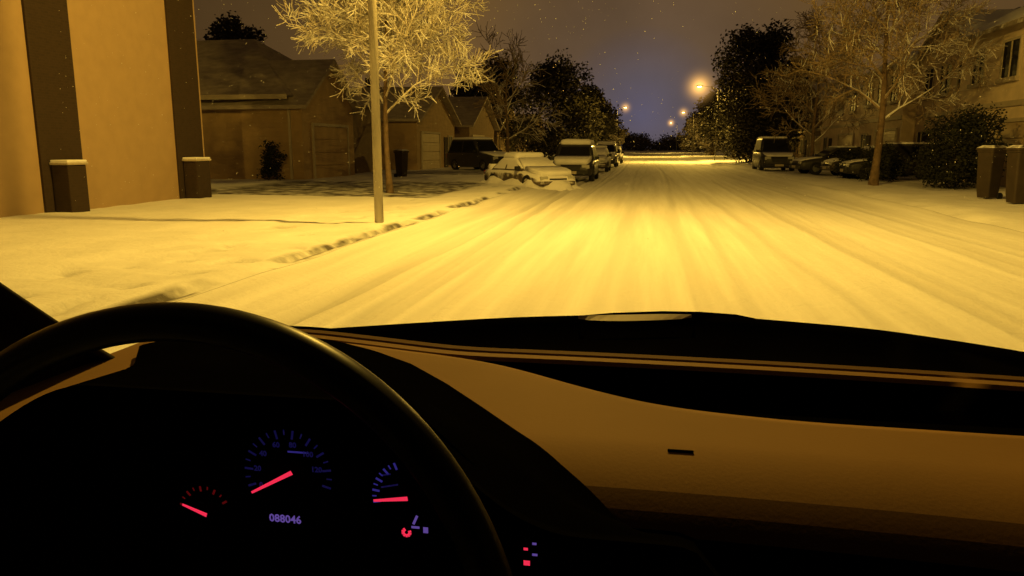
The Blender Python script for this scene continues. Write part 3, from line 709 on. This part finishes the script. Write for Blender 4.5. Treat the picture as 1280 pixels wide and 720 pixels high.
tubes('wiper_stalk',[((-.24,.50,1.13),(-.13,.455,1.12),.006,.008),((-.13,.455,1.12),(-.10,.45,1.118),.010,.009)],M_dark,me_,10)
M_pil=mat('pillar_trim',(.012,.009,.007),.8,.2,6,spec=.1)
def pillar(xs):
    st=[((xs(-.94),1.32,1.02),.045),((xs(-.905),1.05,1.20),.04),((xs(-.86),.85,1.335),.038),((xs(-.76),.45,1.60),.04),((xs(-.68),.15,1.79),.05)]
    loft('windshield_pillar',[[(p[0]+x,p[1]-z*.55,p[2]+z*.75) for x,z in rr(r_*.9,-r_,r_*.25,.02)] for p,r_ in st],M_pil,me_)
pillar(lambda v:v-.015); pillar(lambda v:-v-.04)
boxes('door_panel',[(-1.02,-.935,-.9,1.10,.4,1.12)],M_pil,me_,.02); boxes('door_panel',[(.84,.92,-.9,1.10,.4,1.10)],M_pil,me_,.02)
for xx in (-.935,.875):
    fixn(mk('mirror_sail_panel',[(xx,.40,1.08),(xx,1.36,1.00),(xx,1.06,1.20),(xx,.82,1.36),(xx,.50,1.50),(xx+.02,.40,1.08),(xx+.02,1.36,1.00),(xx+.02,1.06,1.20),(xx+.02,.82,1.36),(xx+.02,.50,1.50)],[(0,1,2,3,4),(9,8,7,6,5)]+[(i,(i+1)%5,5+(i+1)%5,5+i) for i in range(5)],M_pil,me_))
boxes('roof',[(-.95,.90,-1.6,.10,1.84,1.88)],M_pil,me_,.02)
boxes('rear_light_blocker',[(-.98,.92,-1.66,-1.60,.3,1.86)],M_pil,me_,.02)  # unseen wall added to keep the rear lamp off the dash
boxes('side_light_blocker',[(-1.0,-.955,-1.6,-.25,.4,1.835)],M_pil,me_,.01); boxes('side_light_blocker',[(.905,.95,-1.6,-.25,.4,1.835)],M_pil,me_,.01)  # unseen sides added to block light coming from behind
loft('hood',[[(x*w_-.03,y,z) for x,z in ((-.8,z0-.12),(-.75,z0-.02),(-.3,z0),(.3,z0),(.75,z0-.02),(.8,z0-.12),(.5,z0-.3),(-.5,z0-.3))] for y,z0,w_ in ((1.70,1.0,1.0),(2.1,.95,1.02),(2.5,.88,1.0),(2.75,.78,.95))],P_dark,me_)
# ------------------------------------------------------------------ world: night sky glow of the town
wd=bpy.data.worlds.new('World'); scene.world=wd; wd.use_nodes=True; N=wd.node_tree.nodes; L=wd.node_tree.links; bg=N['Background']
tc=N.new('ShaderNodeTexCoord'); nr=N.new('ShaderNodeVectorMath'); nr.operation='NORMALIZE'; L.new(tc.outputs['Generated'],nr.inputs[0])
ds=N.new('ShaderNodeVectorMath'); ds.operation='DISTANCE'; ds.inputs[1].default_value=(-.01,.998,.04); L.new(nr.outputs[0],ds.inputs[0])
rp=N.new('ShaderNodeValToRGB'); e=rp.color_ramp.elements; e[0].position=0; e[0].color=(.115,.100,.150,1); e[1].position=.9; e[1].color=(.040,.022,.008,1)
x_=e.new(.05); x_.color=(.115,.090,.100,1); x_=e.new(.11); x_.color=(.135,.082,.045,1); x_=e.new(.24); x_.color=(.135,.072,.022,1); x_=e.new(.45); x_.color=(.080,.043,.014,1)
n=N.new('ShaderNodeTexNoise'); n.inputs['Scale'].default_value=3.2; n.inputs['Detail'].default_value=7; L.new(nr.outputs[0],n.inputs['Vector'])
mr=N.new('ShaderNodeMapRange'); mr.inputs['From Min'].default_value=.3; mr.inputs['From Max'].default_value=.7; mr.inputs['To Min'].default_value=.6; mr.inputs['To Max'].default_value=1.25; L.new(n.outputs['Fac'],mr.inputs['Value'])
L.new(ds.outputs['Value'],rp.inputs['Fac']); L.new(rp.outputs[0],bg.inputs['Color']); L.new(mr.outputs[0],bg.inputs['Strength'])
# ------------------------------------------------------------------ camera
cd=bpy.data.cameras.new('camera'); cam=bpy.data.objects.new('camera',cd); COL.objects.link(cam); scene.camera=cam
cd.sensor_width=36; cd.lens=950/1280*36; cd.clip_start=.02; cd.clip_end=3000
cam.location=(0,0,1.5); cam.rotation_euler=(R(90-10.44),0,R(9.98))
scene.view_settings.view_transform='Standard'; scene.view_settings.look='None'; scene.view_settings.exposure=0
